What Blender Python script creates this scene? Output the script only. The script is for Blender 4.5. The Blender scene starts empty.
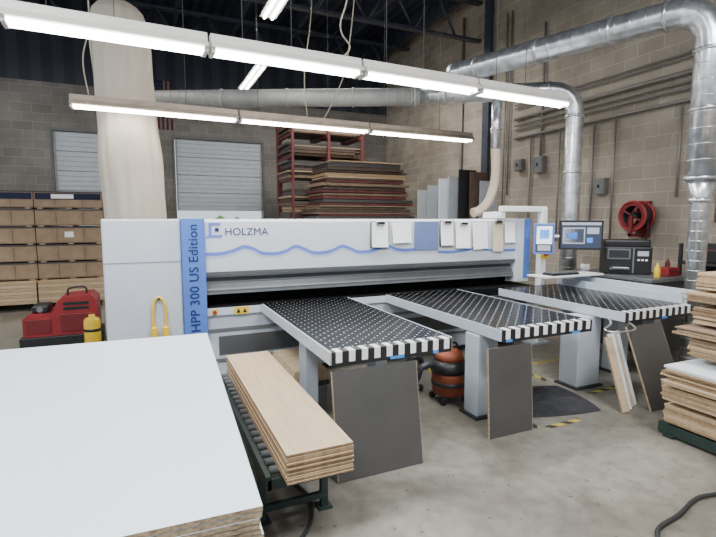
import bpy, bmesh, math, random
from mathutils import Matrix, Vector
random.seed(7)
COL = bpy.context.scene.collection

# ------------------------------------------------------------ materials
def _mat(name):
    m = bpy.data.materials.new(name); m.use_nodes = True
    nt = m.node_tree; b = nt.nodes["Principled BSDF"]
    return m, nt, b
def mat(name, rgb, rough=0.5, metal=0.0, var=0.12, scale=6.0, bump=0.0, stretch=None, spec=None):
    m, nt, b = _mat(name)
    tc = nt.nodes.new("ShaderNodeTexCoord"); mp = nt.nodes.new("ShaderNodeMapping")
    n = nt.nodes.new("ShaderNodeTexNoise"); n.inputs["Scale"].default_value = scale
    n.inputs["Detail"].default_value = 5
    if stretch: mp.inputs["Scale"].default_value = stretch
    nt.links.new(tc.outputs["Object"], mp.inputs[0]); nt.links.new(mp.outputs[0], n.inputs["Vector"])
    r = nt.nodes.new("ShaderNodeValToRGB")
    r.color_ramp.elements[0].position = 0.3; r.color_ramp.elements[1].position = 0.7
    lo = [c*(1-var) for c in rgb]; hi = [min(1, c*(1+var)) for c in rgb]
    r.color_ramp.elements[0].color = (*lo, 1); r.color_ramp.elements[1].color = (*hi, 1)
    nt.links.new(n.outputs["Fac"], r.inputs[0]); nt.links.new(r.outputs[0], b.inputs["Base Color"])
    b.inputs["Roughness"].default_value = rough; b.inputs["Metallic"].default_value = metal
    if spec is not None: b.inputs["Specular IOR Level"].default_value = spec
    if bump:
        bp = nt.nodes.new("ShaderNodeBump"); bp.inputs["Strength"].default_value = bump
        bp.inputs["Distance"].default_value = 0.02
        nt.links.new(n.outputs["Fac"], bp.inputs["Height"]); nt.links.new(bp.outputs[0], b.inputs["Normal"])
    return m
def emit(name, rgb, s):
    m, nt, b = _mat(name)
    b.inputs["Base Color"].default_value = (*rgb, 1)
    b.inputs["Emission Color"].default_value = (*rgb, 1); b.inputs["Emission Strength"].default_value = s
    return m
def blockwall(name, axis, c1, c2, mortar):
    m, nt, b = _mat(name)
    tc = nt.nodes.new("ShaderNodeTexCoord"); sp = nt.nodes.new("ShaderNodeSeparateXYZ"); cb = nt.nodes.new("ShaderNodeCombineXYZ")
    nt.links.new(tc.outputs["Object"], sp.inputs[0])
    nt.links.new(sp.outputs[axis], cb.inputs[0]); nt.links.new(sp.outputs[2], cb.inputs[1])
    br = nt.nodes.new("ShaderNodeTexBrick"); br.inputs["Scale"].default_value = 1
    br.inputs["Brick Width"].default_value = 0.46; br.inputs["Row Height"].default_value = 0.23
    br.inputs["Mortar Size"].default_value = 0.009; br.inputs["Mortar Smooth"].default_value = 0.3
    br.inputs["Color1"].default_value = (*c1, 1); br.inputs["Color2"].default_value = (*c2, 1); br.inputs["Mortar"].default_value = (*mortar, 1)
    nt.links.new(cb.outputs[0], br.inputs["Vector"])
    n = nt.nodes.new("ShaderNodeTexNoise"); n.inputs["Scale"].default_value = 1.1; n.inputs["Detail"].default_value = 9
    nt.links.new(tc.outputs["Object"], n.inputs["Vector"])
    r = nt.nodes.new("ShaderNodeValToRGB"); r.color_ramp.elements[0].position = .3; r.color_ramp.elements[1].position = .7
    r.color_ramp.elements[0].color = (.66, .65, .63, 1); r.color_ramp.elements[1].color = (1.1, 1.1, 1.1, 1)
    nt.links.new(n.outputs["Fac"], r.inputs[0])
    mx = nt.nodes.new("ShaderNodeMixRGB"); mx.blend_type = 'MULTIPLY'; mx.inputs[0].default_value = 1
    nt.links.new(br.outputs["Color"], mx.inputs[1]); nt.links.new(r.outputs[0], mx.inputs[2])
    nt.links.new(mx.outputs[0], b.inputs["Base Color"]); b.inputs["Roughness"].default_value = .9
    bp = nt.nodes.new("ShaderNodeBump"); bp.inputs["Strength"].default_value = .5; bp.inputs["Distance"].default_value = .01; bp.invert = True
    nt.links.new(br.outputs["Fac"], bp.inputs["Height"]); nt.links.new(bp.outputs[0], b.inputs["Normal"])
    return m
def floormat():
    m, nt, b = _mat("concrete_floor")
    tc = nt.nodes.new("ShaderNodeTexCoord")
    def noise(sc, det, lo, hi, p0, p1, dist=0):
        n = nt.nodes.new("ShaderNodeTexNoise"); n.inputs["Scale"].default_value = sc; n.inputs["Detail"].default_value = det
        n.inputs["Distortion"].default_value = dist
        nt.links.new(tc.outputs["Object"], n.inputs["Vector"])
        r = nt.nodes.new("ShaderNodeValToRGB"); r.color_ramp.elements[0].position = p0; r.color_ramp.elements[1].position = p1
        r.color_ramp.elements[0].color = (*lo, 1); r.color_ramp.elements[1].color = (*hi, 1)
        nt.links.new(n.outputs["Fac"], r.inputs[0]); return r, n
    r1, n1 = noise(1.0, 8, (.180, .163, .132), (.285, .265, .224), .3, .7, .5)
    r2, n2 = noise(9, 6, (.76, .76, .76), (1.08, 1.08, 1.08), .3, .62)
    r3, n3 = noise(.6, 10, (.45, .43, .41), (1, 1, 1), .38, .52, 1.3)
    r4, n4 = noise(22, 3, (.38, .36, .33), (1, 1, 1), .29, .34, .3)
    a = nt.nodes.new("ShaderNodeMixRGB"); a.blend_type = 'MULTIPLY'; a.inputs[0].default_value = 1
    c = nt.nodes.new("ShaderNodeMixRGB"); c.blend_type = 'MULTIPLY'; c.inputs[0].default_value = .6
    d = nt.nodes.new("ShaderNodeMixRGB"); d.blend_type = 'MULTIPLY'; d.inputs[0].default_value = .8
    nt.links.new(r1.outputs[0], a.inputs[1]); nt.links.new(r2.outputs[0], a.inputs[2])
    nt.links.new(a.outputs[0], c.inputs[1]); nt.links.new(r3.outputs[0], c.inputs[2])
    nt.links.new(c.outputs[0], d.inputs[1]); nt.links.new(r4.outputs[0], d.inputs[2])
    nt.links.new(d.outputs[0], b.inputs["Base Color"])
    rr = nt.nodes.new("ShaderNodeMapRange"); rr.inputs[3].default_value = .25; rr.inputs[4].default_value = .55
    nt.links.new(n1.outputs["Fac"], rr.inputs[0]); nt.links.new(rr.outputs[0], b.inputs["Roughness"])
    return m
def dotmat():
    m, nt, b = _mat("dotted_black_laminate")
    tc = nt.nodes.new("ShaderNodeTexCoord"); mp = nt.nodes.new("ShaderNodeMapping")
    mp.inputs["Rotation"].default_value = (0, 0, math.radians(45))
    mp.inputs["Scale"].default_value = (1/.074, 1/.074, 1)
    nt.links.new(tc.outputs["Object"], mp.inputs[0])
    fr = nt.nodes.new("ShaderNodeVectorMath"); fr.operation = 'FRACTION'; nt.links.new(mp.outputs[0], fr.inputs[0])
    sb = nt.nodes.new("ShaderNodeVectorMath"); sb.operation = 'SUBTRACT'; sb.inputs[1].default_value = (.5, .5, 0)
    nt.links.new(fr.outputs[0], sb.inputs[0])
    ml = nt.nodes.new("ShaderNodeVectorMath"); ml.operation = 'MULTIPLY'; ml.inputs[1].default_value = (1, 1, 0)
    nt.links.new(sb.outputs[0], ml.inputs[0])
    ln = nt.nodes.new("ShaderNodeVectorMath"); ln.operation = 'LENGTH'; nt.links.new(ml.outputs[0], ln.inputs[0])
    lt = nt.nodes.new("ShaderNodeMath"); lt.operation = 'LESS_THAN'; lt.inputs[1].default_value = .085
    nt.links.new(ln.outputs["Value"], lt.inputs[0])
    mx = nt.nodes.new("ShaderNodeMixRGB"); mx.inputs[1].default_value = (.0035, .004, .005, 1); mx.inputs[2].default_value = (1, 1, 1, 1)
    nt.links.new(lt.outputs[0], mx.inputs[0]); nt.links.new(mx.outputs[0], b.inputs["Base Color"])
    b.inputs["Roughness"].default_value = .25; b.inputs["Specular IOR Level"].default_value = .14
    return m
def stripemat(name, c1, c2, period, axis, duty=.5, rough=.6, diag=False):
    m, nt, b = _mat(name)
    tc = nt.nodes.new("ShaderNodeTexCoord"); sp = nt.nodes.new("ShaderNodeSeparateXYZ"); nt.links.new(tc.outputs["Object"], sp.inputs[0])
    d = nt.nodes.new("ShaderNodeMath"); d.operation = 'DIVIDE'; d.inputs[1].default_value = period
    if diag:
        ad = nt.nodes.new("ShaderNodeMath"); nt.links.new(sp.outputs[0], ad.inputs[0]); nt.links.new(sp.outputs[1], ad.inputs[1])
        nt.links.new(ad.outputs[0], d.inputs[0])
    else: nt.links.new(sp.outputs[axis], d.inputs[0])
    fr = nt.nodes.new("ShaderNodeMath"); fr.operation = 'FRACT'; nt.links.new(d.outputs[0], fr.inputs[0])
    lt = nt.nodes.new("ShaderNodeMath"); lt.operation = 'LESS_THAN'; lt.inputs[1].default_value = duty; nt.links.new(fr.outputs[0], lt.inputs[0])
    mx = nt.nodes.new("ShaderNodeMixRGB"); mx.inputs[1].default_value = (*c1, 1); mx.inputs[2].default_value = (*c2, 1)
    nt.links.new(lt.outputs[0], mx.inputs[0]); nt.links.new(mx.outputs[0], b.inputs["Base Color"]); b.inputs["Roughness"].default_value = rough
    return m

M = {}
M['body'] = mat("painted_grey", (.50, .55, .61), .38, var=.03)
M['groove'] = mat("panel_gap", (.16, .17, .19), .6)
M['beam'] = mat("painted_light_grey", (.58, .62, .66), .35, var=.03)
M['blue'] = mat("blue_paint", (.075, .17, .52), .4, var=.05)
M['lblue'] = mat("violet_blue_paint", (.12, .19, .60), .4, var=.05)
M['violet'] = mat("slate_blue_paint", (.13, .17, .36), .5, var=.06)
M['haze'] = mat("pale_blue_paint", (.42, .50, .64), .5, var=.03)
M['dark'] = mat("charcoal_metal", (.04, .042, .046), .4, .3, var=.15)
M['flap'] = mat("dark_flap_metal", (.12, .125, .13), .35, .4, var=.1)
M['mid'] = mat("mid_grey_metal", (.20, .21, .22), .4, .5, var=.1)
M['lgrey'] = mat("light_grey_sheet", (.36, .38, .40), .5, var=.06)
M['black'] = mat("black_plastic", (.012, .012, .013), .45, var=.2)
M['matte'] = mat("matte_black_slot", (.005, .005, .006), .8, var=.2, spec=.1)
M['rubber'] = mat("black_rubber", (.018, .018, .018), .7, var=.3, bump=.2)
M['white'] = mat("white_plastic", (.82, .83, .82), .45, var=.03)
M['btape'] = mat("blue_masking_tape", (.05, .24, .62), .7, var=.05)
M['paper'] = stripemat("printed_paper", (.95, .95, .94), (.62, .63, .66), .026, 2, .25, .8)
M['plain'] = mat("plain_paper", (.95, .94, .91), .8, var=.04)
M['kraft'] = mat("kraft_paper", (.62, .52, .38), .8, var=.06)
M['melamine'] = mat("white_melamine", (.73, .79, .85), .40, var=.02, scale=1.5)
M['particle'] = mat("particleboard_edge", (.36, .27, .17), .85, var=.4, scale=60, bump=.2)
M['ply'] = mat("birch_plywood", (.54, .40, .245), .55, var=.10, scale=5, stretch=(6, .6, 6))
M['plyedge'] = mat("brown_ply_edge", (.32, .21, .12), .8, var=.3, scale=30)
M['plyx'] = mat("pale_plywood", (.56, .42, .265), .6, var=.15, scale=5, stretch=(.7, 5, 5))
M['tanply'] = mat("tan_plywood", (.47, .33, .19), .7, var=.2, scale=9, stretch=(.7, 5, 5))
M['mdf'] = mat("brown_mdf", (.25, .175, .115), .8, var=.15)
M['walnut'] = mat("dark_brown_board", (.085, .055, .04), .6, var=.2)
M['greyboard'] = mat("charcoal_laminate", (.078, .074, .070), .4, .15, var=.1, scale=3)
M['card'] = mat("cardboard", (.31, .22, .14), .85, var=.15)
M['cardd'] = mat("dark_cardboard", (.20, .135, .09), .8, var=.15)
M['strap'] = mat("dark_pack_edge", (.06, .048, .045), .6, var=.1)
M['pallet'] = mat("pallet_wood", (.32, .24, .15), .85, var=.25, scale=8)
M['galv'] = mat("galvanised_steel", (.66, .68, .70), .28, .85, var=.25, scale=9)
M['galvd'] = mat("dusty_galvanised_steel", (.40, .40, .38), .55, .35, var=.2, scale=3)
M['zinc'] = mat("zinc_conduit", (.24, .22, .20), .5, .4, var=.1)
M['steel'] = mat("bright_steel", (.6, .6, .6), .3, .9, var=.1)
M['red'] = mat("red_paint", (.28, .018, .022), .45, var=.2)
M['dred'] = mat("dark_red_paint", (.15, .011, .015), .45, var=.15)
M['rackred'] = mat("dusty_red_paint", (.13, .030, .028), .6, var=.25)
M['orange'] = mat("orange_brown_plastic", (.27, .065, .028), .6, var=.3)
M['yellow'] = mat("yellow_paint", (.75, .48, .02), .4, var=.08)
M['green'] = mat("blackish_green_paint", (.014, .030, .025), .5, var=.2)
M['canvas'] = mat("cream_filter_cloth", (.64, .56, .46), .95, var=.05, scale=2)
M['flex'] = mat("cream_flexible_hose", (.52, .43, .32), .7, var=.1)
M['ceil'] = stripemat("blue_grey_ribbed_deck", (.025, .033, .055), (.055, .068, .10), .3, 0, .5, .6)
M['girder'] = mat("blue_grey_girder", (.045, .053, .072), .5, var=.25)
M['upperwall'] = stripemat("dark_striped_upper_wall", (.022, .026, .038), (.036, .042, .058), .5, 0, .5, .7)
M['door'] = mat("grey_door_panel", (.50, .53, .56), .5, var=.05)
M['doorseam'] = mat("door_seam", (.28, .29, .31), .6)
M['frame'] = mat("dull_door_frame", (.13, .128, .125), .6)
M['tube'] = emit("lit_fluorescent_tube", (1.0, .99, .96), 24)
M['housing'] = mat("white_enamel", (.66, .63, .58), .4, var=.05)
M['housingd'] = mat("dusty_enamel", (.40, .32, .25), .6, var=.15)
M['cord'] = mat("beige_cord", (.42, .37, .28), .6, var=.1)
M['wire'] = mat("dark_hanger_wire", (.08, .08, .08), .6, var=.1)
M['screen'] = emit("dark_screen", (.03, .04, .07), .6)
M['uigrey'] = emit("screen_grey", (.35, .37, .42), .5)
M['uiblue'] = emit("screen_blue", (.05, .22, .7), .7)
M['uiwhite'] = emit("screen_white", (.8, .9, 1.0), .9)
M['navy'] = mat("navy_print", (.006, .018, .10), .5)
M['clothw'] = mat("white_cloth", (.16, .15, .15), .9); M['clothr'] = mat("red_cloth", (.09, .012, .016), .9); M['clothb'] = mat("navy_cloth", (.012, .016, .045), .9)
M['fabric'] = mat("black_cloth", (.025, .025, .028), .95, var=.4, scale=9, bump=.3)
M['hazard'] = stripemat("hazard_tape", (.48, .38, .06), (.03, .03, .03), .2, 0, .45, .6, diag=True)
M['ytape'] = mat("yellow_floor_tape", (.38, .31, .09), .6, var=.3, scale=14)
M['dots'] = dotmat()
M['floor'] = floormat()
M['wallx'] = blockwall("tan_concrete_block", 1, (.40, .345, .275), (.325, .28, .222), (.48, .43, .36))
M['wally'] = blockwall("grey_concrete_block", 0, (.235, .218, .195), (.19, .177, .157), (.29, .27, .24))
M['bush'] = mat("green_foliage", (.24, .46, .15), .9, var=.5, scale=5)

# ------------------------------------------------------------ mesh builder
class MB:
    def __init__(s): s.bm = bmesh.new(); s.m = []
    def mi(s, k):
        if k not in s.m: s.m.append(k)
        return s.m.index(k)
    def box(s, x0, x1, y0, y1, z0, z1, k, bev=0, T=None):
        c = Matrix.Translation(((x0+x1)/2, (y0+y1)/2, (z0+z1)/2)) @ Matrix.Diagonal((abs(x1-x0), abs(y1-y0), abs(z1-z0), 1))
        if T is not None: c = T @ c
        r = bmesh.ops.create_cube(s.bm, size=1, matrix=c); vs = r['verts']; i = s.mi(k)
        fs = set(f for v in vs for f in v.link_faces)
        for f in fs: f.material_index = i
        if bev:
            es = list(set(e for v in vs for e in v.link_edges))
            bmesh.ops.bevel(s.bm, geom=es, offset=bev, segments=2, affect='EDGES', profile=.5)
        return s
    def poly(s, pts, k, smooth=False):
        f = s.bm.faces.new([s.bm.verts.new(p) for p in pts]); f.material_index = s.mi(k); f.smooth = smooth; return s
    def prism(s, pts, axis, a0, a1, k):
        def P(p, a):
            if axis == 0: return (a, p[0], p[1])
            if axis == 1: return (p[0], a, p[1])
            return (p[0], p[1], a)
        A = [s.bm.verts.new(P(p, a0)) for p in pts]; B = [s.bm.verts.new(P(p, a1)) for p in pts]; i = s.mi(k); n = len(pts); fs = []
        fs.append(s.bm.faces.new(A)); fs.append(s.bm.faces.new(B[::-1]))
        for j in range(n): fs.append(s.bm.faces.new((A[j], B[j], B[(j+1) % n], A[(j+1) % n])))
        for f in fs: f.material_index = i
        bmesh.ops.recalc_face_normals(s.bm, faces=fs); return s
    def ribbon(s, low, high, k):
        i = s.mi(k); L = [s.bm.verts.new(p) for p in low]; H = [s.bm.verts.new(p) for p in high]
        for j in range(len(L)-1):
            f = s.bm.faces.new((L[j], L[j+1], H[j+1], H[j])); f.material_index = i
        return s
    def tube(s, pts, r, k, seg=14, closed=False, smooth=0, rib=None, caps=True):
        pts = [Vector(p) for p in pts]
        if smooth:
            out = []; n = len(pts)
            rng = range(n if closed else n-1)
            for j in rng:
                if closed: p0, p1, p2, p3 = pts[(j-1) % n], pts[j], pts[(j+1) % n], pts[(j+2) % n]
                else: p0, p1, p2, p3 = pts[max(j-1, 0)], pts[j], pts[j+1], pts[min(j+2, n-1)]
                for q in range(smooth):
                    t = q/smooth
                    out.append(.5*((2*p1)+(p2-p0)*t+(2*p0-5*p1+4*p2-p3)*t*t+(3*p1-p0-3*p2+p3)*t**3))
            if not closed: out.append(pts[-1])
            pts = out
        n = len(pts); i = s.mi(k); rings = []; prev = None
        for j, p in enumerate(pts):
            if closed: d = (pts[(j+1) % n]-pts[j-1])
            else: d = pts[min(j+1, n-1)]-pts[max(j-1, 0)]
            d = d.normalized() if d.length > 1e-9 else Vector((0, 0, 1))
            if prev is None:
                up = Vector((0, 0, 1)) if abs(d.z) < .9 else Vector((1, 0, 0)); u = d.cross(up).normalized()
            else:
                u = (prev-d*prev.dot(d)).normalized()
            prev = u; w = d.cross(u)
            rr = r[j] if isinstance(r, (list, tuple)) else r
            if rib: rr = rr*(1+(rib if j % 2 else -rib))
            rings.append([s.bm.verts.new(p+(u*math.cos(2*math.pi*q/seg)+w*math.sin(2*math.pi*q/seg))*rr) for q in range(seg)])
        m = n if closed else n-1
        for j in range(m):
            A, B = rings[j], rings[(j+1) % n]
            for q in range(seg):
                f = s.bm.faces.new((A[q], A[(q+1) % seg], B[(q+1) % seg], B[q])); f.material_index = i; f.smooth = True
        if caps and not closed:
            for R in (rings[0][::-1], rings[-1]):
                f = s.bm.faces.new(R); f.material_index = i
        return s
    def cyl(s, p0, p1, r, k, seg=20, r2=None):
        return s.tube([p0, p1], [r, r if r2 is None else r2], k, seg)
    def lathe(s, prof, c, k, seg=28):
        i = s.mi(k); rings = []
        for (r, z) in prof:
            rings.append([s.bm.verts.new((c[0]+r*math.cos(2*math.pi*q/seg), c[1]+r*math.sin(2*math.pi*q/seg), c[2]+z)) for q in range(seg)])
        for A, B in zip(rings, rings[1:]):
            for q in range(seg):
                f = s.bm.faces.new((A[q], A[(q+1) % seg], B[(q+1) % seg], B[q])); f.material_index = i; f.smooth = True
        f = s.bm.faces.new(rings[0][::-1]); f.material_index = i; f = s.bm.faces.new(rings[-1]); f.material_index = i
        return s

OFF = {}
def tag(ob, label=None, cat=None, group=None, kind=None):
    if label: ob["label"] = label
    if cat: ob["category"] = cat
    if group: ob["group"] = group
    if kind: ob["kind"] = kind
def mk(name, mb, o=(0, 0, 0), parent=None, label=None, cat=None, group=None, kind=None, rot=None, at=None):
    if parent is not None: o = OFF[parent.name]
    me = bpy.data.meshes.new(name)
    bmesh.ops.recalc_face_normals(mb.bm, faces=mb.bm.faces[:])
    if tuple(o) != (0, 0, 0): bmesh.ops.translate(mb.bm, verts=mb.bm.verts[:], vec=-Vector(o))
    mb.bm.to_mesh(me); mb.bm.free()
    for k in mb.m: me.materials.append(M[k])
    ob = bpy.data.objects.new(name, me); COL.objects.link(ob)
    if parent is not None: ob.parent = parent
    else: ob.location = at if at is not None else o
    if rot: ob.rotation_euler = rot
    OFF[ob.name] = tuple(o)
    tag(ob, label, cat, group, kind); return ob
def root(name, o, label, cat, group=None, rot=None, at=None):
    e = bpy.data.objects.new(name, None); COL.objects.link(e); e.empty_display_size = .1
    e.location = at if at is not None else o
    if rot: e.rotation_euler = rot
    OFF[e.name] = tuple(o); tag(e, label, cat, group); return e
def text(name, s, k, Mx, width, parent, label=None, bold=.0, space=1.06):
    cu = bpy.data.curves.new("t", 'FONT'); cu.body = s; cu.size = 1; cu.align_x = 'CENTER'; cu.align_y = 'CENTER'; cu.extrude = .004; cu.offset = bold
    cu.space_character = space
    t = bpy.data.objects.new("t", cu); COL.objects.link(t); bpy.context.view_layer.update()
    dg = bpy.context.evaluated_depsgraph_get(); me = bpy.data.meshes.new_from_object(t.evaluated_get(dg))
    xs = [v.co.x for v in me.vertices]; w = max(xs)-min(xs); f = width/w
    me.transform(Mx @ Matrix.Diagonal((f, f, f, 1))); me.transform(Matrix.Translation(-Vector(OFF[parent.name])))
    bpy.data.objects.remove(t); bpy.data.curves.remove(cu)
    me.name = name; me.materials.clear(); me.materials.append(M[k])
    ob = bpy.data.objects.new(name, me); COL.objects.link(ob); ob.parent = parent
    OFF[ob.name] = OFF[parent.name]
    if label: ob["label"] = label
    return ob
def FY(x, y, z, roll=0):
    return Matrix.Translation((x, y, z)) @ Matrix.Rotation(math.pi/2, 4, 'X') @ Matrix.Rotation(roll, 4, 'Z')

# ------------------------------------------------------------ room
WX, WY, CZ = 7.8, 15.0, 7.8
mk("floor", MB().box(-9, WX+.3, -7, WY+.3, -.2, 0, 'floor'), kind="structure")
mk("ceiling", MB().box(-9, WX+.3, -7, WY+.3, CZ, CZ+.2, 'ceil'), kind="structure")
mk("wall_right", MB().box(WX, WX+.3, -7, WY+.3, 0, CZ, 'wallx'), kind="structure")
w = MB()
DX = [(-2.12, .30), (.90, 3.45)]
w.box(-9, -2.12, WY, WY+.3, 0, 5.4, 'wally').box(.30, .90, WY, WY+.3, 0, 5.4, 'wally').box(3.45, WX, WY, WY+.3, 0, 5.4, 'wally')
for a, b in DX: w.box(a, b, WY, WY+.3, 4.18, 5.4, 'wally')
w.box(-9, WX, WY, WY+.3, 5.4, CZ, 'upperwall')  # upper part of the back wall, coloured darker in stripes
mk("wall_back", w, kind="structure")
for n, (a, b, z0) in enumerate([(-2.12, .30, .0), (.90, 3.45, 2.10)]):
    d = MB(); z = z0; h = (4.18-z0)/(8 if n == 0 else 4)
    while z < 4.17:
        d.box(a+.02, b-.02, WY+.05, WY+.1, z+.012, z+h-.012, 'door', bev=.008); d.box(a+.02, b-.02, WY+.07, WY+.09, z, z+h, 'doorseam')
        for q in (.25, .5, .75): d.box(a+.04, b-.04, WY+.04, WY+.05, z+h*q-.005, z+h*q+.005, 'doorseam')
        z += h
    for xx in (a+.02, b-.06): d.box(xx, xx+.04, WY+.02, WY+.06, z0, 4.18, 'doorseam')
    mk("door_%d" % (n+1), d, kind="structure")
for n, (a, b) in enumerate(DX):
    mk("trim_%d" % (n+2), MB().box(a-.05, b+.05, WY-.04, WY, 4.18, 4.25, 'frame').box(a-.05, a, WY-.04, WY, 0, 4.18, 'frame').box(b, b+.05, WY-.04, WY, 0, 4.18, 'frame'), kind="structure")
mk("trim_1", MB().box(WX-.1, WX, 9.5, 9.62, 0, CZ, 'girder').box(WX-.13, WX-.1, 9.45, 9.67, 0, CZ, 'girder'), kind="structure")
for yy in (3.0, 6.5, 10.0, 13.5):
    t = MB(); z0, z1 = 6.2, 7.15
    t.box(-9, WX, yy-.08, yy+.08, z1-.06, z1, 'girder').box(-9, WX, yy-.07, yy+.07, z0, z0+.06, 'girder')
    x = -8.5; up = True
    while x < WX-1:
        t.cyl((x, yy, z0 if up else z1), (x+.6, yy, z1 if up else z0), .03, 'girder', 8); x += .6; up = not up
    mk("roof_truss", t, label="blue-grey painted open web steel roof truss", cat="roof truss", group="steel roof trusses")
for i in range(10):
    x = -7+i*1.6
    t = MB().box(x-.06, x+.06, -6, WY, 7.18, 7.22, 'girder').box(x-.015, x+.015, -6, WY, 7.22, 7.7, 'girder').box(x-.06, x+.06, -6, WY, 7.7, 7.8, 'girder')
    mk("roof_joist", t, label="blue-grey steel joist under the ribbed roof deck", cat="roof joist", group="steel roof joists")
hb = MB(); hb.mi('bush')
for i in range(90):
    r = random.uniform(.2, .4); c = Vector((random.uniform(-1, 8), 21+random.uniform(-.4, .4), random.uniform(0, 1.65)))
    bmesh.ops.create_icosphere(hb.bm, subdivisions=1, radius=r, matrix=Matrix.Translation(c))
mk("hedge", hb, (2.5, 21, 0), label="green hedge outside the open roller door", cat="hedge", kind="stuff")

# ------------------------------------------------------------ panel saw
O = (2.3, 5.8, 0)
saw = root("panel_saw", O, "long grey panel saw with blue end stripe and pressure beam", "panel saw")
mk("end_cabinet", MB().box(-.39, .345, 5.3, 6.6, .08, 1.85, 'body', bev=.02).box(-.34, .3, 5.35, 6.5, 0, .1, 'dark').box(-.39, .345, 5.296, 5.3, 1.405, 1.411, 'groove').box(-.36, .32, 5.296, 5.3, .62, .626, 'groove'), parent=saw)
mk("blue_column", MB().box(.345, .583, 5.26, 6.5, .5, 1.855, 'blue', bev=.006).box(.345, .583, 5.3, 6.5, 0, .5, 'body'), parent=saw)
text("column_lettering", "HPP 300 US Edition", 'navy', FY(.464, 5.257, 1.22, math.pi/2), 1.14, saw, label="navy lettering", bold=.008)
mk("pressure_beam", MB().prism([(5.30, 1.28), (5.30, 1.82), (5.33, 1.85), (6.3, 1.85), (6.3, 1.25), (5.42, 1.20)], 0, .583, 4.86, 'beam'), parent=saw)
mk("beam_end_panel", MB().box(4.86, 5.09, 5.27, 6.35, .95, 1.855, 'beam', bev=.006).box(4.98, 5.09, 5.262, 5.27, 1.0, 1.85, 'blue'), parent=saw)
sl = MB().prism([(5.33, 1.05), (5.33, 1.075), (5.44, 1.25), (6.2, 1.25), (6.2, 1.05)], 0, .583, 4.86, 'flap')
sl.box(.583, 4.86, 5.30, 5.36, 1.245, 1.278, 'flap').box(.583, 4.86, 5.32, 5.34, 1.03, 1.052, 'mid').box(.583, 4.86, 5.37, 5.39, 1.15, 1.165, 'mid')
mk("pressure_flap", sl, parent=saw)
mk("slot_back", MB().box(.583, 4.86, 5.5, 6.2, .9, 1.05, 'matte'), parent=saw)
mk("base_frame", MB().box(.583, 5.09, 5.32, 6.5, .1, .80, 'body', bev=.01).box(.65, 5.0, 5.45, 6.4, 0, .1, 'dark').box(.583, 5.09, 5.30, 5.33, .62, .65, 'mid').box(.583, 5.09, 5.30, 5.33, .28, .31, 'mid').box(.7, 4.9, 5.31, 5.33, .35, .56, 'flap'), parent=saw)
mk("saw_table", MB().box(.583, 5.09, 5.29, 6.1, .80, .885, 'body').box(.583, 5.09, 5.29, 6.1, .885, .9, 'matte').box(3.9, 5.09, 5.15, 5.29, .80, .9, 'matte'), parent=saw)
def crm(P, n):
    out = []
    for j in range(len(P)-1):
        p0, p1, p2, p3 = P[max(j-1, 0)], P[j], P[j+1], P[min(j+2, len(P)-1)]
        for q in range(n):
            t = q/n
            out.append(tuple(.5*((2*p1[a])+(p2[a]-p0[a])*t+(2*p0[a]-5*p1[a]+4*p2[a]-p3[a])*t*t+(3*p1[a]-p0[a]-3*p2[a]+p3[a])*t**3) for a in (0, 1)))
    out.append(P[-1]); return out
def wave(name, P, th, k, y=5.296):
    C = crm(P, 10)
    mk(name, MB().ribbon([(x, y, z-th/2) for x, z in C], [(x, y, z+th/2) for x, z in C], k), parent=saw)
W1 = [(.583, 1.475), (.74, 1.475), (.88, 1.505), (.99, 1.545), (1.10, 1.52), (1.20, 1.470), (1.36, 1.460), (1.48, 1.490), (1.58, 1.535), (1.69, 1.505), (1.79, 1.460), (1.94, 1.455), (2.06, 1.485), (2.17, 1.525), (2.28, 1.49), (2.38, 1.452), (2.54, 1.455), (2.66, 1.49), (2.78, 1.515), (2.90, 1.475), (3.02, 1.455), (3.17, 1.46)]
wave("wave_stripe", [(x, z-.03) for x, z in W1], .024, 'haze', 5.2975)
wave("wave_stripe", W1, .038, 'lblue', 5.296)
wave("wave_stripe", [(3.53, 1.42), (3.75, 1.41), (4.0, 1.43), (4.2, 1.46), (4.4, 1.42), (4.65, 1.41), (4.86, 1.41)], .034, 'lblue')
lg = MB().prism([(.615, 1.655), (.765, 1.655), (.765, 1.68), (.655, 1.68), (.655, 1.785), (.75, 1.785), (.75, 1.81), (.625, 1.81), (.625, 1.68), (.595, 1.655)], 1, 5.294, 5.298, 'lblue')
mk("logo_mark", lg, parent=saw)
mk("logo_square", MB().box(.690, .730, 5.294, 5.298, 1.715, 1.755, 'navy'), parent=saw)
text("logo_lettering", "HOLZMA", 'navy', FY(1.03, 5.296, 1.708), .47, saw, bold=.0, space=1.02)
mk("slate_panel", MB().box(3.17, 3.53, 5.285, 5.3, 1.45, 1.82, 'violet'), parent=saw)
mk("warning_sticker", MB().box(.87, 1.03, 5.280, 5.29, .80, .88, 'yellow').poly([(.89, 5.278, .815), (.94, 5.278, .815), (.915, 5.278, .865)], 'black').poly([(.96, 5.278, .815), (1.01, 5.278, .815), (.985, 5.278, .865)], 'black'), parent=saw)
mk("stop_button", MB().cyl((.66, 5.28, .84), (.66, 5.25, .84), .02, 'red').box(.635, .685, 5.28, 5.29, .81, .87, 'yellow'), parent=saw)
mk("rear_housing", MB().box(.6, 5.0, 6.35, 7.0, 0, 1.1, 'body', bev=.02), parent=saw)

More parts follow.
